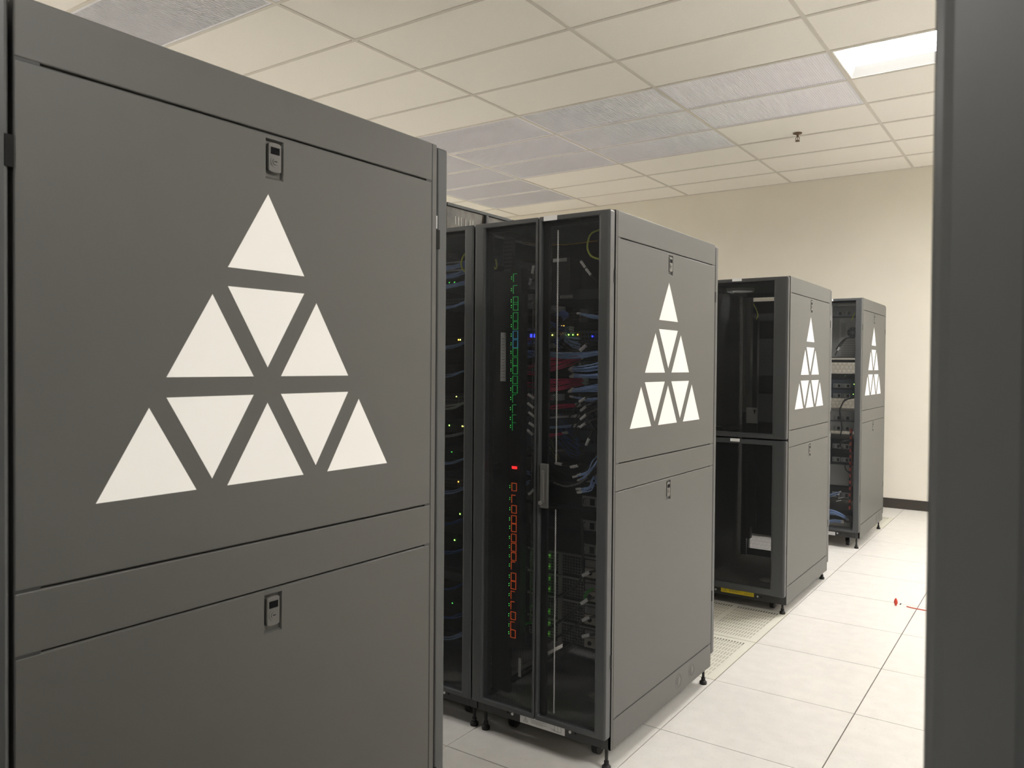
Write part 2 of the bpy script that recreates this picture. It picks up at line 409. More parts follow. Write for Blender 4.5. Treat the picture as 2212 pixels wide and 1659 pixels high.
# ------------------------------------------------------------------ the cabinets
W2, D2 = .2995, .535
def emblem(parent, cy):
    q = MB(); hw, th = .092, .154; x = W2+.0002; e = .0006
    def tri(c, zb, updir):
        p = [(x, c-hw, zb), (x, c+hw, zb), (x, c, zb+updir*th)]
        q.poly(p, (e, 0, 0))
    tri(cy, 1.644, 1); tri(cy, 1.608, -1)
    for s in (-1, 1): tri(cy+s*.125, 1.436, 1); tri(cy+s*.125, 1.400, -1); tri(cy+s*.2495, 1.229, 1)
    tri(cy, 1.229, 1)
    o = q.build('emblem', 'white', parent); o['label'] = 'white emblem of nine triangles stacked into a large triangle'; return o

def side_panel(parent, y0, y1, z0, z1, sx):
    """removable panel with a shallow latch recess near its top"""
    X = W2*sx; d = -.007*sx; cy = -.01; ry0, ry1 = cy-.022, cy+.022; rz1 = z1-.010; rz0 = rz1-.080
    ys = [y0, ry0, ry1, y1]; zs = [z0, rz0, rz1, z1]; q = MB(); ch = .0026
    def yy(v): return v + ch if v == y0 else (v-ch if v == y1 else v)
    def zz(v): return v + ch if v == z0 else (v-ch if v == z1 else v)
    vs = [(X, yy(y), zz(z)) for z in zs for y in ys]
    q.add(vs, [(j*4+i, j*4+i+1, (j+1)*4+i+1, (j+1)*4+i) for j in range(3) for i in range(3) if not (i == 1 and j == 1)])
    o = [(X, y0+ch, z0+ch), (X, y1-ch, z0+ch), (X, y1-ch, z1-ch), (X, y0+ch, z1-ch)]
    p = [(X-ch*sx, y0, z0), (X-ch*sx, y1, z0), (X-ch*sx, y1, z1), (X-ch*sx, y0, z1)]
    w = [(X-.013*sx, *c[1:]) for c in p]
    for i in range(4):
        j = (i+1) % 4; q.quad(o[i], o[j], p[j], p[i]); q.quad(p[i], p[j], w[j], w[i])
    q.quad(*w)
    r = [(X, ry0, rz0), (X, ry1, rz0), (X, ry1, rz1), (X, ry0, rz1)]; e = .0035
    ri = [(X+d, ry0+e, rz0+e*1.6), (X+d, ry1-e, rz0+e*1.6), (X+d, ry1-e, rz1-e), (X+d, ry0+e, rz1-e)]
    for i in range(4):
        j = (i+1) % 4; q.quad(r[i], r[j], ri[j], ri[i])
    q.quad(*ri)
    pn = q.build('side_panel', 'panel', parent)
    lz1 = rz1-.006; lz0 = lz1-.060; n = 7; pts = []
    for k in range(n): t = -1+2*k/(n-1); pts.append((0, cy+t*.0150, lz1-.003*t*t))
    for k in range(n): t = 1-2*k/(n-1); pts.append((0, cy+t*.0150, lz0+.003*t*t))
    la = MB().poly([(X+d, y, z) for _, y, z in pts], (.0085*sx, 0, 0)).build('latch', 'latch', pn, bevel=.0012)
    MB().box(*sorted((X+d+.0080*sx, X+d+.0091*sx)), cy-.0108, cy+.0108, lz1-.0235, lz1-.0095).build('latch_window', 'latchwin', la)
    kx = X+d+.0085*sx; k = MB()
    for rr, dd in ((.0112, .0010), (.0068, .0022)): k.cyl((kx, cy, lz0+.022), (kx+dd*sx, cy, lz0+.022), rr, 24)
    k.build('lock', 'latch', la, bevel=.0004)
    MB().box(*sorted((kx+.0021*sx, kx+.0026*sx)), cy-.0035, cy+.0035, lz0+.0213, lz0+.0228).build('keyhole', 'latchwin', la)
    return pn

def leaf(name, parent, x0, x1, z0, z1, ml, mr, mb, mt, side, plate=None, rod=None, handle=None):
    """one perforated door leaf; side -1 faces -y"""
    yf = side*D2; yb = side*.4945; ya, yc = sorted((yf, yb)); ym = side*(D2-.012)
    o = MB().ring(x0, x1, z0, z1, ml, mr, mb, mt, ya, yc).build(name, 'edge', parent, bevel=.009, seg=3)
    e = .003
    MB().quad((x0+ml-e, ym, z0+mb-e), (x1-mr+e, ym, z0+mb-e), (x1-mr+e, ym, z1-mt+e), (x0+ml-e, ym, z1-mt+e)).build('perforated_sheet', 'mesh', o)
    if plate:
        q = MB(); cx, cz, mi = plate
        q.box(cx-.029, cx+.029, *sorted((yf-.0012 if side < 0 else yf+.0012, yf)), cz-.009, cz+.009)
        q.build('name_plate', 'paper', o, bevel=.0003)
    if rod:
        for z_0, z_1 in ((z0+.03, .925+LIFT), (1.10+LIFT, z1-.05)):
            MB().cyl((rod, side*(D2-.032), z_0), (rod, side*(D2-.032), z_1), .0028, 10).build('lock_rod', 'silver', o)
    if handle:
        hx_, hz = handle; y = yf; s = side
        q = MB().box(hx_-.016, hx_+.016, *sorted((y-.002*s, y+.010*s)), hz-.082, hz+.082)
        hd = q.build('handle', 'latch', o, bevel=.002)
        MB().box(hx_-.006, hx_+.006, *sorted((y+.0101*s, y+.019*s)), hz-.060, hz+.058).build('lever', 'latch', hd, bevel=.003)
        MB().cyl((hx_-.008, y+.010*s, hz-.062), (hx_-.008, y+.022*s, hz-.062), .0075, 18).build('lock', 'chrome', hd, bevel=.001)
    return o

def wheel(parent, x, y):
    q = MB(); q.cyl((x-.012, y+.01, .031), (x+.012, y+.01, .031), .031, 22)
    c = q.build('caster', 'rubber', parent, bevel=.003)
    MB().box(x-.020, x+.020, y-.018, y+.018, .066, .092).box(x-.017, x-.0135, y-.012, y+.022, .03, .07).box(x+.0135, x+.017, y-.012, y+.022, .03, .07).build('caster_fork', 'steel', c)
    MB().cyl((x+.0172, y+.01, .031), (x+.020, y+.01, .031), .008, 12).build('axle', 'chrome', c)

LIFT = 0.0
def cabinet(label, loc, near, sides=(1,), logo=True, lift=0.0, tiers=False, caps=False, sticker=None, group=None, plates=True, hole=True):
    """near: 'rear' puts the split rear doors on the -y side, 'front' the single front door"""
    global LIFT
    LIFT = lift; L = lift
    t = thing('server_cabinet', label, 'server cabinet', loc, group)
    f = MB()
    for sx in (-1, 1):
        for sy in (-1, 1):
            f.box(*sorted((sx*.262, sx*.2985)), *sorted((sy*.4905, sy*.452)), .080+L, 2.013+L)
        for z in (.086, 1.985, 1.04): f.box(*sorted((sx*.264, sx*.284)), -.452, .452, z+L, z+.024+L)
    for sy in (-1, 1):
        y = sorted((sy*.4905, sy*.466))
        f.box(-.262, .262, *y, .080+L, .127+L); f.box(-.262, .262, *y, 1.982+L, 2.013+L)
    f.build('frame', 'steel', t, bevel=.0015)
    for sx in (-1, 1):
        for yy in (-.375, .375):
            MB().box(*sorted((sx*.2245, sx*.262)), yy-.012, yy+.012, .14+L, 1.98+L).build('mounting_rail', 'rail', t)
    (MB().plate_hole(-.296, .296, -.490, .490, 2.0135+L, 2.0165+L, -.20, .085, .085) if hole else MB().box(-.296, .296, -.490, .490, 2.0135+L, 2.0165+L)).build('roof', 'steel', t)
    if hole: MB().lathe([(.085, .003), (.085, -.020), (.096, -.022), (.098, -.001)], (-.20, .085, 2.0135+L), 28).build('cable_grommet', 'silver', t)
    MB().plate_hole(-.262, .262, -.46, .46, .1265+L, .130+L, .105, -.20, .055, lip=1).build('base_plate', 'base', t)
    # adjustable feet and casters
    for sx in (-1, 1):
        for sy in (-1, 1):
            x, y = sx*.272, sy*.472
            MB().cyl((x, y, .018), (x, y, .085+L), .0062, 10).lathe([(0,.0),(.0165,.0),(.0165,.011),(.010,.018),(0,.019)], (x, y, 0), 18).cyl((x,y,.020),(x,y,.030),.010,6).build('levelling_foot', 'rubber', t)
            wheel(t, sx*.19, sy*.395)
    for sx in sides:
        X = sorted((sx*.2865, sx*W2))
        ya, yb = (-.4902, .4725) if near == 'front' else (-.4785, .4902)
        for y in (((-.4905, -.480),) if near == 'rear' else ((.474, .4905),)):
            MB().box(*X, *y, .082+L, 2.015+L).build('corner_trim', 'panel', t, bevel=.0012)
        for z0, z1 in ((1.9225, 2.0165), (1.0105, 1.1075), (.082, .1865)):
            o = MB().box(*X, ya, yb, z0+L, z1+L).build('side_rail', 'panel', t, bevel=.0022)
            if caps and z1 < .2:
                for cy in caps:
                    c = MB(); r = .034
                    c.lathe([(.026, 0), (.027, .0012), (.031, .0012), (.034, .0)], (0, 0, 0), 28).lathe([(0, .0008), (.020, .0008), (.021, 0)], (0, 0, 0), 28)
                    co = c.build('cap', 'panel', o)
                    for v in co.data.vertices: v.co = (W2*sx + v.co.z*sx, cy+v.co.x, .135+L+v.co.y)
        MB().box(*sorted((sx*.2852, sx*.2862)), -.488, .488, .09+L, 2.005+L).build('inner_skin', 'dark', t)
        top = side_panel(t, ya, yb, 1.1105+L, 1.9195+L, sx)
        side_panel(t, ya, yb, .1895+L, 1.0075+L, sx)
        if logo and sx > 0:
            e = emblem(top, -.026)
            for v in e.data.vertices: v.co.z += L
    # doors
    zb, zt = .131+L, 2.012+L
    for side in (-1, 1):
        kind = near if side < 0 else ('front' if near == 'rear' else 'rear')
        if kind == 'rear':
            pl_ = (.052*1, zt-.009, 0) if (plates and side < 0) else None
            a = leaf('rear_door', t, -.2985, -.0015, zb, zt, .050, .012, .020, .020, side)
            b_ = leaf('rear_door', t, .0015, .2985, zb, zt, .012, .046, .020, .020, side, plate=pl_, rod=.066 if side < 0 else None, handle=(.038, 1.015+L) if side < 0 else None)
            for lf, x in ((b_, .020),):
                MB().box(x-.018, x+.018, *sorted((side*(D2-.016), side*(D2-.030))), zb+.02, zt-.02).build('stiffener', 'dark', lf)
        elif tiers and side < 0:
            leaf('front_door', t, -.2985, .2985, 1.058+L, zt, .047, .083, .030, .022, side, plate=(-.005, zt-.006, 0))
            leaf('front_door', t, -.2985, .2985, zb, 1.050+L, .047, .083, .040, .030, side, plate=(-.005, 1.050+L-.009, 0))
        else:
            leaf('front_door', t, -.2985, .2985, zb, zt, .056, .056, .030, .024, side)
        for z in (1.779, .405):
            for sx in (1, -1):
                MB().box(*sorted((sx*.2925, sx*.3003)), *sorted((side*.4907, side*.503)), z-.024+L, z+.024+L).build('hinge', 'void', t)
        if side > 0 and near == 'front': MB().box(.2925, .2990, .4910, .4938, 1.806+L, 1.838+L).build('gap_bright_strip', 'paper', t)  # white strip in place of the bright background seen through the gap
        MB().box(-.290, .290, *sorted((side*.4909, side*.4940)), .128+L, .138+L).build('door_seal', 'void', t)
    if sticker:
        x0, x1, z0, z1, mk, art = sticker
        y = -.4905
        s = MB().box(x0, x1, y-.0008, y, z0+L, z1+L).build('warning_label', mk, t)
        q = MB(); yy = y-.0011; w = x1-x0; h = z1-z0; zc = z0+L
        def tr(cx, cz, r, w_):
            pts = [(cx-r*.95, cz-r*.6), (cx+r*.95, cz-r*.6), (cx, cz+r*1.0)]
            for i in range(3):
                a, b = pts[i], pts[(i+1) % 3]; q.tube([(a[0], yy, a[1]), (b[0], yy, b[1])], w_, 4)
        tr(x0+w*.13, zc+h*.48, h*.34, .0006); q.box(x0+w*.13-.0006, x0+w*.13+.0006, yy-.0001, yy+.0003, zc+h*.36, zc+h*.66)
        q.build('warning_symbol', 'ink', s)
        q = MB()
        for k in range(4):
            q.box(x0+w*.25, x0+w*(.60-.07*(k % 2)), yy, yy+.0003, zc+h*(.72-.14*k), zc+h*(.76-.14*k))
        q.build('small_print', 'inkgrey' if mk == 'paper' else 'ink', s)
        q = MB()
        for a in (.78, .85, .92): q.box(x0+w*a, x0+w*a+.0008, yy, yy+.0003, zc+h*.25, zc+h*.88)
        q.box(x0+w*.74, x0+w*.92, yy, yy+.0003, zc+h*.22, zc+h*.25); q.box(x0+w*.70, x0+w*.78, yy, yy+.0003, zc+h*.35, zc+h*.38)
        q.build('diagram', 'ink', s)
    for x in (-.13, .13):
        MB().cyl((x+(.0 if not sticker else 0), -.4905, .104+L), (x, -.4935, .104+L), .0055, 14).build('screw', 'chrome', t)
        MB().cyl((x+(.022 if x > 0 else -.022), -.4905, .104+L), (x+(.022 if x > 0 else -.022), -.4909, .104+L), .0045, 12).build('screw_hole', 'void', t)
    return t

RK1 = cabinet('dark cabinet filling the left foreground with the largest white triangle emblem', (-1.6, 1.0425, 0), 'front')
RK2 = cabinet('second cabinet along the aisle with the white warning label under its split doors', (-1.6, 3.004, 0), 'rear', hole=False, caps=(.117, .259), sticker=(-.094, .107, .082, .113, 'paper', 0))
RK3 = cabinet('cabinet with two stacked doors and a yellow label at the bottom', (-1.6, 5.2125, 0), 'front', sides=(-1, 1), lift=-.022, tiers=True, sticker=(-.097, .108, .096, .129, 'yellow', 0))
RK4 = cabinet('farthest cabinet of the aisle, nearest to the back wall', (-1.6, 7.282, 0), 'rear', lift=.004, caps=(.22, .33), sticker=(-.10, .112, .084, .112, 'paper', 0))
RK5 = cabinet('blurred dark cabinet cut off by the right edge of the picture', (.2360, 1.045, 0), 'front', sides=(-1,), logo=False)
RK2B = cabinet('cabinet seen in the narrow gap left of the second cabinet', (-2.2025, 3.004, 0), 'rear', hole=False, sides=(-1,), logo=False, plates=False)
# the rows go on to the left, behind the cabinets above
rows = [(1.0425, 'front', -2.2025, 3, 'first'), (3.004, 'rear', -2.805, 2, 'second'), (5.2125, 'front', -2.2025, 3, 'third'), (7.282, 'rear', -2.2025, 3, 'fourth')]
for y, near, x, n_, nm in rows:
    for k in range(n_):
        cabinet('cabinet further left in the %s row, standing behind the row end' % nm, (x-.6025*k, y, 0), near, sides=(-1,) if k == n_-1 else (), logo=False, plates=False, group='hidden cabinets of the %s row' % nm)
        tag(MB().box(-.24, .24, 0, .003, .135, 1.98).build('blanking_panel', 'dark', loc=(x-.6025*k, y+.02, 0)), 'full height blanking panel inside a hidden cabinet of the %s row' % nm, 'blanking panel', 'panels of the hidden cabinets, %s row' % nm)

for x, y, nm in ((.8385, 1.045, 'right of the blurred one at the picture edge'), (.236, -1.13, 'behind the camera, right of the aisle'), (.8385, -1.13, 'behind the camera, second on the right'), (-1.6, -1.13, 'behind the camera, left of the aisle')):  # unseen cabinets added to cut the light on near fronts
    cabinet('added cabinet out of view ' + nm, (x, y, 0), 'front' if y > 0 else 'rear', sides=(1,) if x < 0 else ((-1,) if x < .5 else ()), logo=False, plates=False)
    tag(MB().box(-.24, .24, 0, .003, .135, 1.98).build('blanking_panel', 'dark', loc=(x, y+.02, 0)), 'tall panel, added cabinet out of view ' + nm, 'blanking panel')

# cable trough on the roof of the half hidden cabinet
tr = thing('cable_trough', 'brownish cable trough on the roof of the cabinet in the gap', 'cable trough', (-2.09, 2.53, 2.0175))
MB().box(-.006, 0, 0, .90, 0, .100).build('trough_side', 'trough', tr)
MB().box(-.011, .006, -.004, .90, .100, .114).build('trough_rim', 'steel', tr, bevel=.002)
MB().box(-.010, .012, .255, .275, .0, .10).build('bracket', 'steel', tr, bevel=.003)
for y in (.05, .07, .09, .12, .15, .17): MB().box(.0001, .0015, y, y+.005, .030, .065).build('cable_slot', 'gearlight', tr)

# ------------------------------------------------------------------ equipment
def led(parent, x, y, z, m, r=.0028, name='indicator_light'):
    return MB().box(x-r, x+r, y-.0025, y, z-r, z+r).build(name, m, parent, bevel=r*.4)
def device(name, label, cat, cx, yf, z0, h, style, m='gear', depth=.55, w=.438, leds=(), group=None):
    """z0, h: bottom and height; the face looks towards -y at yf"""
    t = thing(name, label, cat, (cx, yf, z0), group); hw = w/2
    MB().box(-hw, hw, 0, depth, .0008, h-.0008).build('chassis', m, t, bevel=.0015)
    for s in (-1, 1): MB().box(*sorted((s*hw, s*.2405)), .004, .007, .004, h-.004).build('mounting_ear', m, t)
    if style == 'switch':
        n = 24
        for r in range(2 if h > .035 else 1):
            q = MB(); zz = h*(.30+.38*r) if h > .035 else h*.45
            for k in range(n):
                x = -.19+.355*k/(n-1)+(.006*(k//6)); q.box(x-.0055, x+.0055, -.001, .002, zz-.0055, zz+.0055)
            q.build('port_row', 'port', t)
    if style == 'panel':
        for r in range(1):
            q = MB()
            for k in range(24): x = -.19+.38*k/23; q.box(x-.006, x+.006, -.0012, .002, h*.3, h*.62)
            q.build('port_row', 'port', t)
        MB().box(-.18, .18, -.0012, .0, h*.72, h*.86).build('label_strip', 'paper', t)
    if style == 'server':
        q = MB()
        for k in range(26): x = -.20+.0088*k; q.box(x-.0026, x+.0026, -.001, .001, h*.62, h*.9)
        q.build('vent_row', 'port', t)
        for s in (0, 1):
            x = .075+.070*s
            p = MB().box(x-.032, x+.032, -.004, .01, h*.08, h*.55).build('power_supply', 'geargrey' if m != 'gearlight' else 'gear', t, bevel=.001)
            MB().tube(smooth_path([(x-.018,-.004,h*.18), (x-.018,-.020,h*.2), (x-.018,-.020,h*.42), (x-.018,-.004,h*.45)], 3), .0018, 6).build('handle', 'blackcable', p)
            MB().box(x+.004, x+.024, -.006, -.004, h*.15, h*.45).build('socket', 'port', p)
        q = MB()
        for k in range(4): x = -.18+.028*k; q.box(x-.009, x+.009, -.001, .002, h*.15, h*.40)
        q.build('port_row', 'port', t)
    if style == 'storage':
        q = MB()
        for k in range(21): x = -.205+.0128*k; q.box(x-.0008, x+.0008, -.003, 0, h*.14, h*.92)
        for k in range(7): z = h*(.14+.13*k); q.box(-.205, .052, -.003, 0, z-.0008, z+.0008)
        q.build('vent_grille', 'geargrey', t)
        MB().box(-.215, .215, -.006, 0, h*.92, h*1.0).box(-.066, -.046, -.005, 0, 0, h*.92).build('flange', 'geargrey', t)
        p = MB().box(.06, .20, -.010, .01, h*.10, h*.52).build('power_supply', 'beige', t, bevel=.002)
        for x in (.085, .155): MB().cyl((x, -.010, h*.31), (x, -.012, h*.31), h*.10, 16).build('socket', 'port', p)
        p2 = MB().box(.06, .20, -.008, .01, h*.56, h*.86).build('power_supply', 'geargrey', t, bevel=.002)
    if style == 'fan':
        MB().box(.085, .216, -.006, 0, h*.02, h*.98).build('cover_plate', 'gearlight', t, bevel=.001)
        q = MB(); fx, fz = .190, h*.62
        for r in (.018, .030, .042): q.tube([(fx+r*math.cos(a*PI/14), -.012, fz+r*math.sin(a*PI/14)) for a in range(29)], .0018, 5)
        for a in range(8): q.tube([(fx, -.012, fz), (fx+.044*math.cos(a*PI/4), -.012, fz+.044*math.sin(a*PI/4))], .0018, 5)
        q.cyl((fx, -.013, fz), (fx, -.008, fz), .014, 16)
        q.build('fan_guard', 'geargrey', t)
        MB().cyl((fx, -.0085, fz), (fx, -.006, fz), .046, 26).build('fan_opening', 'port', t)
        q = MB()
        for k in range(7): z = h*(.06+.055*k); q.box(.10, .21, -.009, -.006, z, z+h*.022)
        q.build('slot_covers', 'geargrey', t)
        MB().box(.098, .135, -.008, -.006, h*.50, h*.86).build('label_area', 'geargrey', t)
    for (x, z, mm) in leds: led(t, x, -.0005 if style != 'storage' else -.007, h*z, mm, .0046 if style == 'storage' else .0028)
    return t
def blank(label, cx, yf, z0, z1, group='blanking panels', m='dark'):
    t = MB().box(-.2405, .2405, 0, .0025, 0, z1-z0).build('blanking_panel', m, loc=(cx, yf, z0), bevel=.0006)
    return tag(t, label, 'blanking panel', group)

def cable(name, pts, r, m, label, cat='cable', group=None, plug=None, tags=(), n=6, k=6, plug0=None):
    """pts in world space; tags: parameter positions of paper flags"""
    base = Vector(pts[0]); rel = [Vector(p)-base for p in pts]; path = smooth_path(rel, k)
    t = MB().tube(path, r, n).build(name, m, loc=base); tag(t, label, cat, group)
    for which, d in ((plug, -1), (plug0, 0)):
        if which:
            a = path[-1] if d else path[0]; b = path[-2] if d else path[1]; u = (a-b).normalized()
            MB().tube([a-u*.004, a+u*.016], r*1.7, 4).build('plug', which, t)
    for tg in tags:
        i = min(len(path)-2, int(tg*(len(path)-1))); a, b = path[i], path[i+1]; u = (b-a).normalized()
        c = (a+b)/2; MB().tube([c-u*.016, c+u*.016], r+.0022, 8).build('cable_tag', 'paper', t)
    return t
def J(s): return random.uniform(-s, s)
def bundle(n, pts, spread0, spread1, m, label, group, r=.0026, sag=0.0, name='patch_cable', plug='plug', yj=.012):
    """n separate cables following pts; spread0/1: how far they fan out vertically at the start and the end"""
    for i in range(n):
        f = (i/(n-1)-.5)*2 if n > 1 else 0
        pp = []
        for k, p in enumerate(pts):
            t = k/(len(pts)-1); s = spread0*(1-t)+spread1*t
            pp.append((p[0]+J(.006), p[1]+J(yj), p[2]+f*s+J(.003)-sag*math.sin(PI*t)))
        cable(name, pp, r, m, label, 'cable', group, plug=plug)
def zz(py): return 2.088-(py-450)/540.8      # height of a picture row on the device plane of the second cabinet
# ---- second cabinet: devices facing the hot aisle
YF = 2.745
device('rack_server', 'black one-unit device with a crumpled white label near the cabinet top', 'server', -1.6, YF, 1.722, .044, 'plain')
t = C.objects['rack_server']
MB().box(-.072, -.012, -.0035, -.0005, .010, .032).build('asset_label', 'paper', t, bevel=.001)
MB().box(-.225, -.19, -.02, -.0005, .008, .034).build('bracket', 'geargrey', t, bevel=.002)
for i, x in enumerate((-.205, -.195)): led(t, x, -.0205, .014, 'plug', .002)
bx = tag(MB().box(-.038, .038, 0, .10, 0, .145).build('junction_box', 'gear', loc=(-1.638, 2.70, 1.745), bevel=.003), 'dark upright box with a narrow white label on its top edge', 'box')
MB().box(-.040, .024, -.002, 0, .130, .144).build('box_label', 'paper', bx)
device('network_switch', 'switch with blue display window and small status lights, highest in the second cabinet', 'network switch', -1.6, YF, 1.555, .044, 'switch', m='gearblue')
t = C.objects['network_switch']
for px, m_ in ((1183, 'ledY'), (1189, 'ledY'), (1224, 'ledG'), (1233, 'ledG'), (1243, 'ledO')): led(t, -1.878+(px-1110)*.0022+1.6, -.0035, .030, m_, .0024)
led(t, .082, -.0035, .022, 'ledB', .0034)
MB().box(-.213, -.176, -.004, -.001, .018, .036).build('display', 'ledB', t)
device('network_switch', 'thin dark switch with two amber lights above the blue display', 'network switch', -1.6, YF, 1.605, .030, 'switch', leds=((-.062, .5, 'ledO'), (-.052, .5, 'ledO')))
device('patch_bay', 'patch panel crossed by the wide blue cable bundle', 'patch panel', -1.6, YF, 1.478, .044, 'panel')
device('network_switch', 'switch where the upper fan of magenta cables ends', 'network switch', -1.6, YF, 1.418, .044, 'switch', leds=((-.20, .6, 'plug'), (-.19, .6, 'plug')))
device('network_switch', 'switch where the lower fan of magenta cables ends', 'network switch', -1.6, YF, 1.348, .044, 'switch', leds=((-.20, .6, 'plug'),))
device('network_switch', 'switch with pale cables level with the first slanted cable flags', 'network switch', -1.6, YF, 1.262, .044, 'switch', m='gearblue')
device('network_switch', 'tall chassis behind the hanging coil of black cable', 'network switch', -1.6, YF, 1.12, .130, 'switch', m='gearblue')
for k, z in enumerate((.99, .895, .80, .705)):
    device('rack_server', '%s of four dark two-unit servers stacked above the storage servers' % ('topmost', 'second', 'third', 'lowest')[k], 'server', -1.6, YF, z, .086, 'server')
st = ('storage server with barred grille, topmost of the four near the cabinet bottom', 'second storage server from the top, red light at its right', 'third storage server from the top, beige supply showing', 'lowest storage server, just above the open grey base plate')
for k in range(4):
    z = .612-.093*k
    lm = ((-.117, .25, 'ledG'), (-.117, .74, 'ledG')) if k != 2 else ((-.117, .25, 'ledG'), (-.117, .74, 'ledGd'))
    device('storage_server', st[k], 'server', -1.6, YF, z, .090, 'storage', leds=lm+(((.118, .5, 'ledR'),) if k in (1, 3) else ()))
    if k in (1,): MB().tube(smooth_path([(.075,-.01,.02), (.075,-.035,.03), (.09,-.035,.055), (.10,-.01,.06)], 4), .006, 8).build('release_handle', 'greenplastic', [o for o in C.objects if o.name.startswith('storage_server')][-1])
blank('black blanking panel closing the top front of the second cabinet', -1.6, 2.95, 1.77, 1.985)
blank('black blanking panel closing the lowest front space of the second cabinet', -1.6, 3.37, .135, .350)
# small green release handles seen left of the door split

for k, p in enumerate(((-1.759, 2.700, 0.472), (-1.777, 2.700, 0.398), (-1.753, 2.700, 0.546))):
    q = MB().tube(smooth_path([(-.016, 0, -.006), (-.004, -.008, .004), (.014, 0, .006)], 4), .0045, 8)
    tag(q.build('release_lever', 'greenplastic', loc=p), ('bright green curved lever left of the door split, upper of the lit ones', 'small green lever beneath the larger curved one', 'green lever highest of three left of the door split')[k], 'lever')

# vertical power strips
def power_strip(label, x, y, z0, z1, outs, display=None, w=.056, m='gear', back=False, zl=()):
    t = thing('power_strip', label, 'power strip', (x, y, z0))
    MB().box(-w/2, w/2, 0, .045, 0, z1-z0).build('housing', m, t, bevel=.003)
    for z, mm, full in outs:
        h, w2, e = .0165, .0125, .0026; z -= z0; q = MB()
        if full: q.ring(-w2, w2, z-h, z+h, e, e, e, e, -.003, 0)
        else: q.box(-w2, -w2+e, -.003, 0, z-h, z+h).box(-w2, w2*.5, -.003, 0, z+h-e, z+h)
        o = q.build('outlet', mm, t, bevel=.0008)
        MB().box(-w2+.004, w2-.004, -.0012, .0005, z-h+.005, z+h-.005).build('outlet_face', 'port', o)
        led(t, -w2-.008, -.0005, z+.004, 'ledGd', .0013); led(t, -w2-.008, -.0005, z-.004, 'ledGd', .0013)
    if display: MB().box(-.010, .012, -.004, 0, display-z0-.005, display-z0+.005).build('display', 'ledR', t)
    return t
outs = []
ys = [600, 625] + [640+9, 661, 678+5, 700+2, 720+2, 740+1, 759, 779, 797, 818, 838, 858, 880, 901, 918]
zs_ = [1.823-(y-590)*.001842 for y in ys]
for k, z in enumerate(zs_): outs.append((z, 'outB' if k in (6, 7) else 'outG', 2 <= k < 13))
ys = [1052, 1078, 1100, 1122, 1140, 1162, 1182, 1202, 1222, 1246, 1264, 1286, 1308, 1330, 1352, 1369]
zr_ = [1.002-(y-1040)*.001835 for y in ys]
for k, z in enumerate(zr_): outs.append((z, 'outR', k not in (1, 8, 11, 12, 14)))
power_strip('tall black power strip with green-lit outlets above and red-lit outlets below', -1.762, 2.56, .34, 1.845, outs, display=1.057)
cv = tag(MB().box(-.030, .066, 0, .012, 0, 1.70).build('cable_cover', 'dark', loc=(-1.868, 2.60, .14), bevel=.003), 'flat black vertical cover left of the lit power strip', 'cover')
tg_ = MB().box(.006, .032, -.0014, 0, 1.255, 1.452).build('serial_label', 'paper', cv)
q = MB()
for k in range(14): q.box(.011, .027, -.0018, -.0014, 1.27+.012*k, 1.2722+.012*k)
q.build('print', 'inkgrey', tg_)
rd = tag(MB().box(-.0022, .0022, 0, .004, .42, 1.72).build('cable_rail', 'geargrey', loc=(-1.747, 2.66, 0)), 'thin grey upright rail right beside the lit power strip', 'rail')
for z0, z1, lab in ((.52, .585, 'short white tag strip low beside the lit power strip'),):
    tag(MB().box(-.006, .006, 0, .003, 0, .075).build('tag_strip', 'paper', loc=(-1.771, 2.620, 0.205)), lab, 'tag')

# earth wires near the roof
cable('grounding_cable', [(-1.413, 2.600, 1.967), (-1.446, 2.590, 1.952), (-1.460, 2.590, 1.908), (-1.445, 2.590, 1.872), (-1.412, 2.600, 1.857)], .0036, 'greencable', 'green and yellow earth wire looping at the upper right of the second cabinet', 'wire')
cable('grounding_cable', [(-1.911, 2.580, 1.965), (-1.898, 2.575, 1.916), (-1.888, 2.575, 1.873), (-1.880, 2.580, 1.850), (-1.878, 2.590, 1.860), (-1.890, 2.600, 1.890)], .0034, 'greencable', 'green and yellow earth wire hooked down at the upper left of the second cabinet', 'wire')
cable('grounding_cable', [(-2.012, 2.600, 1.947), (-2.045, 2.590, 1.919), (-2.052, 2.580, 1.884), (-2.052, 2.590, 1.858), (-2.030, 2.600, 1.839)], .0040, 'greencable', 'green and yellow earth wire in the gap cabinet, left of the second cabinet', 'wire')
cable('fibre_cable', [(-1.825, 2.700, 1.966), (-1.712, 2.700, 1.949), (-1.603, 2.700, 1.941), (-1.479, 2.700, 1.945)], .0022, 'orange', 'thin orange cable running level just under the roof of the second cabinet', 'cable')

# blue, magenta and pale patch cables, each one separate
def B(n, pts, s0, s1, m, label, r=.0026, **k): bundle(n, pts, s0, s1, m, label, label.replace('one of the ', ''), r=r, **k)
B(7, [(-1.410, 2.620, 1.462), (-1.469, 2.620, 1.452), (-1.554, 2.660, 1.448)], .016, .006, 'bluecable', 'one of the blue cables fanning in at the right, level with the upper magenta fan')
B(4, [(-1.410, 2.620, 1.423), (-1.469, 2.620, 1.421), (-1.555, 2.660, 1.421)], .008, .004, 'bluecable', 'one of the blue cables in the thin bundle just under the upper right fan')
B(6, [(-1.409, 2.620, 1.382), (-1.469, 2.620, 1.373), (-1.557, 2.660, 1.365)], .015, .005, 'bluecable', 'one of the blue cables fanning in at the right, level with the lower magenta fan')
B(3, [(-1.409, 2.620, 1.338), (-1.468, 2.620, 1.333), (-1.554, 2.660, 1.338)], .006, .003, 'bluecable', 'one of the blue cables just above the topmost right cable flag')
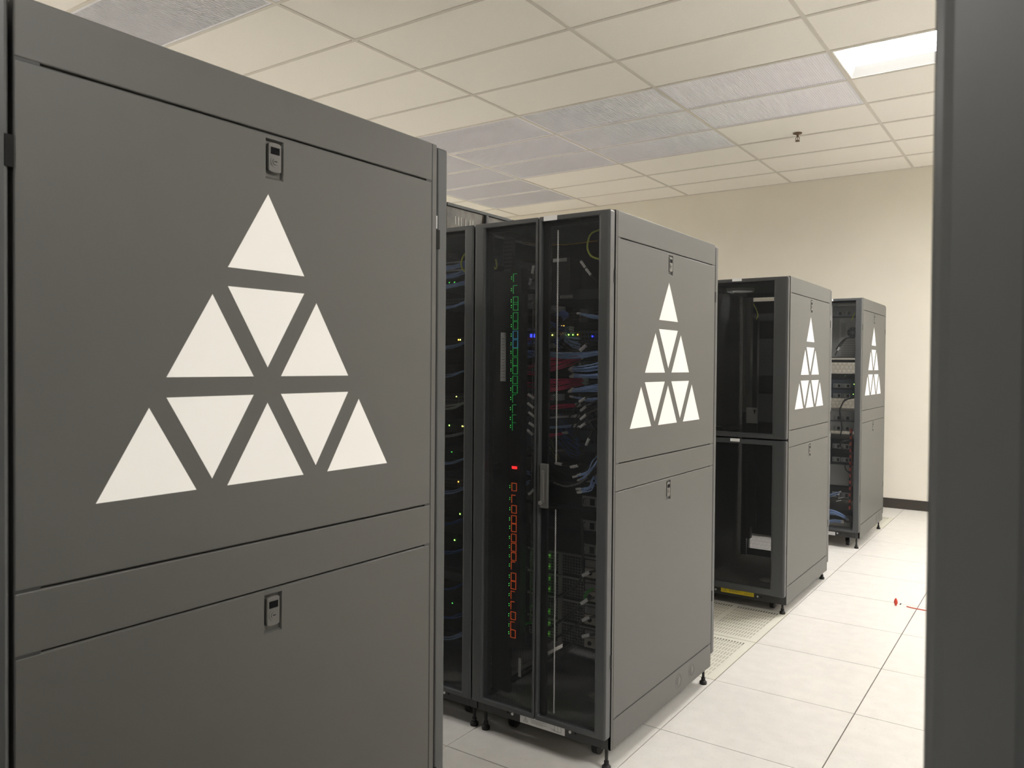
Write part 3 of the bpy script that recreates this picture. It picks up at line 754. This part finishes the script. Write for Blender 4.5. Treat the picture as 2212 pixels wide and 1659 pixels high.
B(3, [(-1.419, 2.640, 1.645), (-1.483, 2.640, 1.650), (-1.547, 2.680, 1.663)], .005, .003, 'bluecable', 'one of the blue cables alone at the right, above the display')
B(6, [(-1.695, 2.660, 1.508), (-1.599, 2.630, 1.500), (-1.516, 2.630, 1.502), (-1.421, 2.640, 1.510)], .010, .008, 'bluecable', 'one of the long blue cables crossing the cabinet above the magenta fan', plug=None)
B(8, [(-1.686, 2.640, 1.460), (-1.615, 2.640, 1.469), (-1.576, 2.680, 1.484), (-1.568, 2.735, 1.492)], .030, .006, 'redcable', 'one of the magenta cables in the upper fan')
B(9, [(-1.685, 2.640, 1.379), (-1.614, 2.640, 1.386), (-1.581, 2.680, 1.393), (-1.550, 2.735, 1.397)], .024, .010, 'redcable', 'one of the magenta cables in the lower fan')
B(3, [(-1.824, 2.660, 1.432), (-1.781, 2.660, 1.429), (-1.718, 2.670, 1.426)], .006, .005, 'redcable', 'one of the magenta cables left of the door split, thick pair', plug=None)
B(2, [(-1.824, 2.680, 1.398), (-1.783, 2.680, 1.385), (-1.724, 2.680, 1.379)], .006, .010, 'redcable', 'one of the thin magenta cables left of the door split, in the middle', plug=None)
B(2, [(-1.832, 2.680, 1.342), (-1.782, 2.680, 1.338), (-1.671, 2.680, 1.334)], .004, .004, 'redcable', 'one of the low magenta cables passing behind the door split', plug=None)
B(2, [(-1.830, 2.680, 1.567), (-1.784, 2.680, 1.570), (-1.733, 2.690, 1.570)], .002, .003, 'redcable', 'one of the magenta cables directly under the blue display', plug=None)
B(2, [(-1.774, 2.660, 1.451), (-1.748, 2.660, 1.459), (-1.717, 2.660, 1.469)], .003, .006, 'redcable', 'one of the magenta cables slanting up to the door split', plug=None)
B(4, [(-1.825, 2.660, 1.521), (-1.782, 2.660, 1.515), (-1.713, 2.660, 1.502)], .005, .011, 'bluecable', 'one of the blue cables spreading left of the door split', plug=None)
B(2, [(-1.811, 2.660, 1.493), (-1.759, 2.660, 1.495), (-1.712, 2.660, 1.500)], .002, .002, 'bluecable', 'one of the thin blue cables crossing below the spreading ones', plug=None)
B(3, [(-1.789, 2.680, 1.544), (-1.762, 2.680, 1.551), (-1.726, 2.680, 1.568)], .006, .014, 'bluecable', 'one of the blue cables rising to the door split under the display', plug=None)
B(2, [(-1.826, 2.680, 1.607), (-1.773, 2.680, 1.608), (-1.733, 2.690, 1.613)], .002, .003, 'whitecable', 'one of the pale cables above the blue display', plug=None)
B(6, [(-1.530, 2.660, 1.549), (-1.563, 2.660, 1.563), (-1.612, 2.700, 1.576), (-1.638, 2.735, 1.587)], .022, .010, 'bluecable', 'one of the grey blue cables drooping from the lit switch ports', sag=.012)
B(5, [(-1.626, 2.660, 1.533), (-1.627, 2.650, 1.555), (-1.634, 2.680, 1.570), (-1.655, 2.735, 1.580)], .008, .010, 'deepblue', 'one of the dark blue cables hanging below the lit switch')
B(4, [(-1.634, 2.660, 1.659), (-1.598, 2.640, 1.666), (-1.581, 2.660, 1.656), (-1.618, 2.680, 1.647)], .006, .006, 'deepblue', 'one of the dark blue cables coiled under the white crumpled label', plug=None)
B(3, [(-1.696, 2.680, 1.608), (-1.663, 2.670, 1.626), (-1.624, 2.670, 1.610), (-1.595, 2.700, 1.603)], .006, .010, 'deepblue', 'one of the dark blue cables arching over the lit switch')
B(3, [(-1.710, 2.680, 1.284), (-1.643, 2.670, 1.296), (-1.565, 2.700, 1.304)], .004, .006, 'redcable', 'one of the faint magenta cables above the pale crossing cable')
B(2, [(-1.710, 2.680, 1.251), (-1.642, 2.670, 1.254), (-1.569, 2.700, 1.261)], .003, .003, 'whitecable', 'one of the pale cables crossing inside the coil, upper')
B(2, [(-1.709, 2.680, 1.213), (-1.642, 2.670, 1.217), (-1.574, 2.700, 1.221)], .003, .003, 'bluecable', 'one of the blue cables crossing inside the coil, lower')
B(3, [(-1.709, 2.680, 1.176), (-1.663, 2.670, 1.183), (-1.617, 2.700, 1.193)], .008, .003, 'redcable', 'one of the magenta cables ending low inside the coil')
B(6, [(-1.696, 2.660, 1.163), (-1.661, 2.660, 1.138), (-1.656, 2.680, 1.113), (-1.646, 2.700, 1.089)], .030, .012, 'olive', 'one of the yellowish fibres inside the left of the coil', r=.0018, plug=None)
B(10, [(-1.659, 2.720, 1.208), (-1.612, 2.700, 1.175), (-1.578, 2.700, 1.149), (-1.552, 2.700, 1.133)], .060, .035, 'deepblue', 'one of the dim blue cables packed behind the coil', r=.002, plug=None)
B(4, [(-1.432, 2.660, 1.118), (-1.443, 2.630, 1.090), (-1.465, 2.620, 1.054), (-1.505, 2.620, 1.034)], .010, .010, 'bluecable', 'one of the blue cables curling below right of the coil, upper group')
B(4, [(-1.431, 2.660, 1.003), (-1.442, 2.630, 1.030), (-1.453, 2.620, 0.999), (-1.493, 2.620, 0.984)], .010, .006, 'bluecable', 'one of the blue cables curling below right of the coil, lower group')
B(3, [(-1.811, 2.660, 1.014), (-1.777, 2.650, 1.028), (-1.752, 2.660, 1.021)], .006, .006, 'bluecable', 'one of the blue cables in the short bundle right of the red display', plug=None)
B(4, [(-1.810, 2.660, 0.956), (-1.776, 2.650, 0.975), (-1.761, 2.660, 0.987)], .010, .008, 'bluecable', 'one of the blue cables in the twisted bundle beside the first red-lit outlet', plug=None)
B(3, [(-1.816, 2.640, 1.097), (-1.800, 2.650, 1.094), (-1.780, 2.660, 1.092)], .005, .004, 'whitecable', 'one of the pale blue cables just above the red display', plug=None)

# black tagged cables: a coil and power leads
for k, (ra, dz) in enumerate(((.150, 0), (.135, -.012), (.158, .010), (.120, .006))):
    cx_, cz_ = -1.565, 1.155
    pts = [(cx_+ra*math.cos(a), 2.64+.006*k, cz_+dz+ra*1.05*math.sin(a)) for a in [math.radians(d) for d in range(70, -215, -19)]]
    cable('power_cable', pts, .0042, 'blackcable', ('outermost', 'third', 'widest', 'innermost')[k] + ' black cable loop of the hanging coil', 'cable', None)
fl_r = [(1255, 864), (1257, 884), (1258, 902), (1256, 921), (1268, 954)]
for k, (a, b, c) in enumerate((
        ((-1.406, 2.600, 1.358), (-1.487, 2.600, 1.328), (-1.572, 2.660, 1.261)), ((-1.406, 2.600, 1.337), (-1.482, 2.600, 1.295), (-1.564, 2.660, 1.217)),
        ((-1.402, 2.600, 1.307), (-1.482, 2.600, 1.263), (-1.559, 2.660, 1.190)), ((-1.401, 2.600, 1.272), (-1.484, 2.600, 1.232), (-1.559, 2.660, 1.163)),
        ((-1.428, 2.600, 1.228), (-1.459, 2.600, 1.170), (-1.513, 2.660, 1.112)))):
    cable('power_cable', [a, b, c], .0036, 'blackcable', ('topmost', 'second', 'third', 'fourth', 'lowest')[k] + ' black cable with a slanted white flag right of the rod', 'cable', tags=(.46,))
for k, (a, b, c) in enumerate((
        ((-1.805, 2.620, 1.369), (-1.720, 2.620, 1.334), (-1.715, 2.660, 1.274)), ((-1.805, 2.620, 1.335), (-1.722, 2.620, 1.297), (-1.714, 2.660, 1.237)),
        ((-1.804, 2.620, 1.294), (-1.717, 2.620, 1.261), (-1.709, 2.660, 1.200)), ((-1.804, 2.620, 1.253), (-1.714, 2.620, 1.220), (-1.709, 2.660, 1.163)),
        ((-1.804, 2.620, 1.225), (-1.725, 2.620, 1.190), (-1.722, 2.660, 1.132)), ((-1.792, 2.620, 0.899), (-1.716, 2.620, 0.962), (-1.707, 2.660, 0.995)))):
    cable('power_cable', [a, b, c], .0036, 'blackcable', ('first', 'second', 'third', 'fourth', 'fifth', 'sixth')[k] + ' black cable from the top with a white flag left of the door split', 'cable', tags=(.46,))
for k, (a, b, c, d) in enumerate((
        ((-1.439, 2.660, 0.679), (-1.486, 2.640, 0.660), (-1.537, 2.630, 0.598), (-1.651, 2.620, 0.526)), ((-1.454, 2.660, 0.573), (-1.491, 2.640, 0.552), (-1.536, 2.630, 0.503), (-1.645, 2.620, 0.418)),
        ((-1.441, 2.660, 0.504), (-1.484, 2.640, 0.487), (-1.536, 2.630, 0.444), (-1.653, 2.620, 0.361)), ((-1.420, 2.660, 0.437), (-1.484, 2.640, 0.423), (-1.535, 2.630, 0.383), (-1.753, 2.620, 0.222)))):
    cable('power_cable', [a, b, c, d], .0048, 'blackcable', ('topmost', 'second', 'third', 'lowest')[k] + ' black power lead slanting down from the storage servers', 'cable', tags=(.30,))
cable('power_cable', [(-1.514, 2.660, 0.869), (-1.503, 2.650, 0.764), (-1.498, 2.650, 0.658), (-1.499, 2.660, 0.616)], .006, 'blackcable', 'thick black lead hanging straight down beside the top storage server', 'cable')
cable('power_cable', [(-1.819, 2.620, 1.888), (-1.818, 2.620, 1.944), (-1.811, 2.640, 1.979), (-1.779, 2.700, 1.998)], .0036, 'blackcable', 'black lead arching from the top of the lit power strip', 'cable')
cable('power_cable', [(-1.721, 2.620, 1.848), (-1.731, 2.620, 1.805), (-1.773, 2.660, 1.768)], .0034, 'blackcable', 'black lead with a white flag near the top, left of the door split', 'cable', tags=(.15, .65))
cable('power_cable', [(-1.502, 2.620, 1.855), (-1.482, 2.620, 1.829), (-1.463, 2.620, 1.807), (-1.444, 2.640, 1.784)], .0034, 'blackcable', 'black lead with two white flags at the upper right of the second cabinet', 'cable', tags=(.12, .55))
cable('power_cable', [(-1.480, 2.630, 1.546), (-1.500, 2.620, 1.523), (-1.553, 2.640, 1.518), (-1.626, 2.680, 1.545)], .0045, 'blackcable', 'black lead with a white flag under the blue light', 'cable', tags=(.25,))
cable('power_cable', [(-1.630, 2.640, 1.001), (-1.563, 2.620, 0.995), (-1.505, 2.620, 1.011), (-1.469, 2.620, 1.039)], .0036, 'geargrey', 'shiny dark cable sagging lowest below the coil', 'cable')
cable('power_cable', [(-1.618, 2.620, 1.081), (-1.581, 2.615, 1.079), (-1.527, 2.615, 1.074), (-1.494, 2.620, 1.090)], .0036, 'blackcable', 'black cable with two white flags at the bottom of the coil', 'cable', tags=(.25, .72))

# ---- half hidden cabinet in the gap
def zb(py): return 2.047-(py-500)*.002047
gap = [(572, 'panel', 'bluecable', 8, .012), (590, 'panel', 'bluecable', 5, .010), (612, 'switch', 'bluecable', 7, .010), (655, 'switch', 'bluecable', 3, .006), (740, 'switch', 'bluecable', 5, .006),
       (800, 'switch', 'bluecable', 3, .006), (868, 'switch', 'whitecable', 4, .008), (930, 'switch', 'whitecable', 4, .006), (988, 'switch', 'bluecable', 3, .006), (1050, 'switch', 'bluecable', 3, .006),
       (1118, 'switch', 'deepblue', 2, .004), (1180, 'server', 'deepblue', 2, .004), (1255, 'server', 'deepblue', 2, .004), (1320, 'server', 'deepblue', 2, .004), (1362, 'switch', 'bluecable', 4, .008), (1400, 'server', None, 0, 0)]
lds = {740: ((-.005, .7, 'ledO'), (.005, .7, 'ledY')), 868: ((-.015, .9, 'ledY'),), 930: ((-.055, .8, 'ledG'), (.02, .8, 'ledY'), (.03, .8, 'ledY')), 988: ((.033, .8, 'ledG'), (-.04, .8, 'ledGd')),
       1050: ((.0, .7, 'ledO'), (.033, .6, 'ledY')), 1118: ((-.085, .7, 'ledO'), (.01, .6, 'ledG')), 1180: ((-.02, .5, 'ledG'),), 1320: ((-.03, .5, 'ledGd'),), 612: ((-.06, .6, 'ledGd'), (-.03, .6, 'ledGd'))}
ordn = ['highest', 'second highest', 'third highest', 'fourth highest', 'fifth highest', 'sixth highest', 'seventh highest', 'eighth highest', 'eighth lowest', 'seventh lowest', 'sixth lowest', 'fifth lowest', 'fourth lowest', 'third lowest', 'second lowest', 'lowest']
for k, (py, sty, cm, n_, sp_) in enumerate(gap):
    z = zb(py)
    device('network_switch' if sty != 'server' else 'rack_server', ordn[k]+' device seen in the gap cabinet left of the second one', 'network switch' if sty != 'server' else 'server', -2.2025, 2.76, z-.012, .040 if sty != 'server' else .060, sty, leds=lds.get(py, ()), m='gear' if k % 3 else 'gearblue')
    if cm:
        B(n_, [(-2.45, 2.66, z-.022), (-2.30, 2.66, z-.024), (-2.18, 2.67, z-.018), (-2.13, 2.70, z), (-2.125, 2.752, z+.004)], sp_, sp_*.6, cm, 'one of the %s cables at the %s device in the gap' % ({'bluecable': 'blue', 'deepblue': 'dark blue', 'whitecable': 'pale'}[cm], ordn[k]))
blank('black blanking panel high in the cabinet in the gap', -2.2025, 3.37, 1.72, 1.985)
blank('tall black blanking panel low in the cabinet in the gap', -2.2025, 3.37, .135, .95)
blank('tall black blanking panel midway in the cabinet in the gap', -2.2025, 3.37, .955, 1.715)

# ---- third cabinet: nearly empty, blanked at its far side
for z0, z1, lab in ((1.957, 1.984, 'thin blanking strip right under the roof of the two-door cabinet'), (1.838, 1.925, 'uppermost blanking panel at the back of the two-door cabinet'), (1.66, 1.79, 'second blanking panel from the top in the two-door cabinet'), (1.27, 1.40, 'blanking panel between the two dim openings of the two-door cabinet'),
                    (.27, 1.07, 'tall blanking panel in the lower half of the two-door cabinet'), (.115, .165, 'lowest blanking strip in the two-door cabinet')):
    blank(lab, -1.6, 5.60, z0, z1)
power_strip('black power strip on the far left side inside the two-door cabinet', -1.80, 5.50, .25, 1.90, [])
power_strip('second black power strip inside the two-door cabinet, nearer the middle', -1.74, 5.42, .35, 1.80, [])
ch = tag(MB().ring(-.022, .022, 1.17, 1.905, .003, .003, .004, .004, 0, .05).box(-.021, .021, .046, .05, 1.17, 1.905).build('cable_channel', 'base', loc=(-1.655, 5.03, 0), bevel=.001), 'grey upright cable channel inside the upper door of the two-door cabinet', 'cable channel')
dh = thing('document_pouch', 'pale grey pouch with a dark clip low behind the upper glassy door', 'pouch', (-1.577, 4.90, 1.108))
MB().box(-.036, .036, 0, .012, 0, .098).build('pouch', 'geargrey', dh, bevel=.003)
MB().poly([(.010, -.001, .085), (.026, -.001, .085), (.018, -.001, .055)], (0, -.001, 0)).build('clip', 'port', dh)
cable('grounding_cable', [(-1.641, 5.100, 1.873), (-1.619, 5.090, 1.833), (-1.607, 5.090, 1.797), (-1.619, 5.100, 1.768)], .0040, 'greencable', 'short green and yellow earth wire inside the two-door cabinet', 'wire')
for k, (x, z) in enumerate(((-1.76, 1.84), (-1.72, 1.0))):
    tag(MB().box(-.03, .03, 0, .05, 0, .09).cyl((0, 0, .02), (0, -.02, .02), .016, 14).build('lock_housing', 'gear', loc=(x-.03, 4.735, z), bevel=.003), ('black latch housing at the upper left inside the two-door cabinet', 'black latch housing just under the door split of the two-door cabinet')[k], 'latch')

# ---- farthest cabinet: equipment behind its split doors
Y4 = 6.97
device('blade_chassis', 'large light grey chassis with a round fan in the farthest cabinet', 'chassis', -1.6, Y4, 1.545, .33, 'fan', m='geargrey')
device('rack_server', 'device with tangled leads above the light grey fan chassis', 'server', -1.6, Y4, 1.885, .086, 'server', m='geargrey')
tag(MB().box(-.235, .235, 0, .5, 0, .006).box(-.235, .235, 0, .006, 0, .020).build('shelf', 'dark', loc=(-1.6, Y4, 1.505), bevel=.001), 'black shelf under the light grey fan chassis', 'shelf')
device('rack_server', 'thin black device with a green light, first below the open bright gap', 'server', -1.6, Y4, 1.365, .042, 'switch', leds=((.135, .6, 'ledG'),))
device('rack_server', 'upper of two blue grey servers with round handles in the farthest cabinet', 'server', -1.6, Y4, 1.285, .075, 'server', m='gearblue', leds=((.205, .5, 'ledG'),))
device('rack_server', 'lower of two blue grey servers with round handles in the farthest cabinet', 'server', -1.6, Y4, 1.203, .075, 'server', m='gearblue', leds=((.20, .5, 'ledG'),))
device('rack_server', 'upper grey server of the pair beneath the second bright gap', 'server', -1.6, Y4, 1.015, .082, 'server', m='geargrey')
device('rack_server', 'lower grey server of the pair beneath the second bright gap', 'server', -1.6, Y4, .930, .080, 'server', m='geargrey')
device('rack_server', 'dark server with a bright green light at the middle of the farthest cabinet', 'server', -1.6, Y4, .775, .088, 'server', leds=((.175, .12, 'ledG'),))
device('rack_server', 'dark server with a green light above the pale box in the farthest cabinet', 'server', -1.6, Y4, .665, .085, 'server', leds=((.135, .35, 'ledG'),))
t = device('disk_shelf', 'pale grey box with dark blue marks in the lower half of the farthest cabinet', 'disk shelf', -1.6, Y4, .475, .175, 'plain', m='geargrey')
MB().box(-.10, -.02, -.002, 0, .125, .145).box(-.02, .02, -.002, 0, .02, .09).build('blue_marking', 'deepblue', t)
device('rack_server', 'dark server below the pale box in the farthest cabinet', 'server', -1.6, Y4, .365, .10, 'server')
device('network_switch', 'dark switch behind the heap of blue cables in the farthest cabinet', 'network switch', -1.6, Y4, .225, .044, 'switch')
tag(MB().box(-.20, .195, -.03, .4, 0, .034).build('wire_shelf', 'beige', loc=(-1.6, Y4, .140), bevel=.001), 'beige shelf edge at the very bottom of the farthest cabinet', 'shelf')
t = thing('power_strip', 'slim red power strip at the right side inside the farthest cabinet', 'power strip', (-1.395, 6.86, .30))
MB().box(-.007, .007, 0, .04, 0, .66).build('housing', 'copper', t, bevel=.003)
for k in range(12): MB().box(-.0072, .0072, -.0012, 0, .03+.052*k, .055+.052*k).build('outlet', 'port', t)
for k, (p) in enumerate((
        ((-1.525, 6.900, 1.609), (-1.478, 6.880, 1.673), (-1.436, 6.880, 1.703), (-1.387, 6.900, 1.711)), ((-1.532, 6.900, 1.559), (-1.499, 6.880, 1.620), (-1.464, 6.880, 1.673), (-1.447, 6.900, 1.704)),
        ((-1.443, 6.880, 1.202), (-1.469, 6.870, 1.152), (-1.483, 6.870, 1.094), (-1.477, 6.880, 1.036)), ((-1.386, 6.880, 1.211), (-1.420, 6.870, 1.203), (-1.448, 6.870, 1.186)),
        ((-1.396, 6.880, 0.862), (-1.449, 6.860, 0.856), (-1.477, 6.860, 0.820), (-1.445, 6.880, 0.783)), ((-1.485, 6.880, 1.131), (-1.473, 6.860, 1.057), (-1.464, 6.860, 0.962), (-1.479, 6.880, 0.895)),
        ((-1.443, 6.880, 0.676), (-1.428, 6.860, 0.626), (-1.399, 6.880, 0.596)), ((-1.378, 6.880, 1.408), (-1.422, 6.870, 1.396), (-1.467, 6.880, 1.376)))):
    cable('power_cable', list(p), .0055, 'blackcable', ('black lead across the fan chassis, upper', 'black lead across the fan chassis, lower', 'black lead curving down over the second bright gap', 'short black lead at the right of the second bright gap',
          'black loop around the middle servers of the farthest cabinet', 'black lead hanging straight over the pair of grey servers', 'short black lead above the pale box', 'black lead beside the top green light of the farthest cabinet')[k], 'cable', tags=(.3,) if k == 1 else ())
B(7, [(-1.561, 6.880, 0.258), (-1.502, 6.860, 0.260), (-1.447, 6.860, 0.243), (-1.423, 6.900, 0.213)], .022, .006, 'bluecable', 'one of the blue cables heaped near the bottom of the farthest cabinet', r=.004)
B(4, [(-1.560, 6.880, 0.181), (-1.501, 6.860, 0.191), (-1.462, 6.900, 0.186)], .008, .008, 'bluecable', 'one of the blue cables in the flat bundle under the blue heap', r=.004)
B(3, [(-1.555, 6.880, 0.397), (-1.515, 6.860, 0.416), (-1.487, 6.900, 0.421)], .010, .010, 'bluecable', 'one of the pale blue cables below the pale box', r=.004)
cable('grounding_cable', [(-1.374, 6.860, 1.905), (-1.386, 6.850, 1.878), (-1.398, 6.860, 1.845)], .0045, 'greencable', 'green and yellow earth wire at the upper right of the farthest cabinet', 'wire')
for k, p in enumerate(((-1.473, 6.840, 0.365), (-1.459, 6.840, 0.390))):
    tag(MB().poly([(-.022, 0, -.008), (.018, 0, .004), (.022, 0, .010), (-.018, 0, -.001)], (0, -.001, 0)).build('cable_tag', 'paper', loc=p), ('lower', 'upper')[k]+' white tag of two above the blue cable heap', 'tag')

# ---- red test lead on the floor
t = thing('test_lead', 'thin red lead with a dark metal tip lying on the floor by the right cabinet', 'test lead', (-.806, 5.318, 0))
MB().tube([(.0, 0, .006), (.02, -.001, .0065)], .0028, 8, r2=.004).build('tip', 'rubber', t)
MB().lathe([(.0035, 0), (.009, .012), (.0115, .022), (.008, .036), (.003, .045)], (0, 0, 0), 12).build('grip', 'redplastic', t)
g_ = t.children[1]
for v in g_.data.vertices: v.co = (.018+v.co.z, v.co.x-.001, .0118+v.co.y)
MB().tube(smooth_path([(.060, -.002, .006), (.11, -.004, .003), (.20, -.010, .0026), (.33, -.012, .0026), (.46, .004, .0026)], 6), .0032, 6).build('wire', 'copper', t)
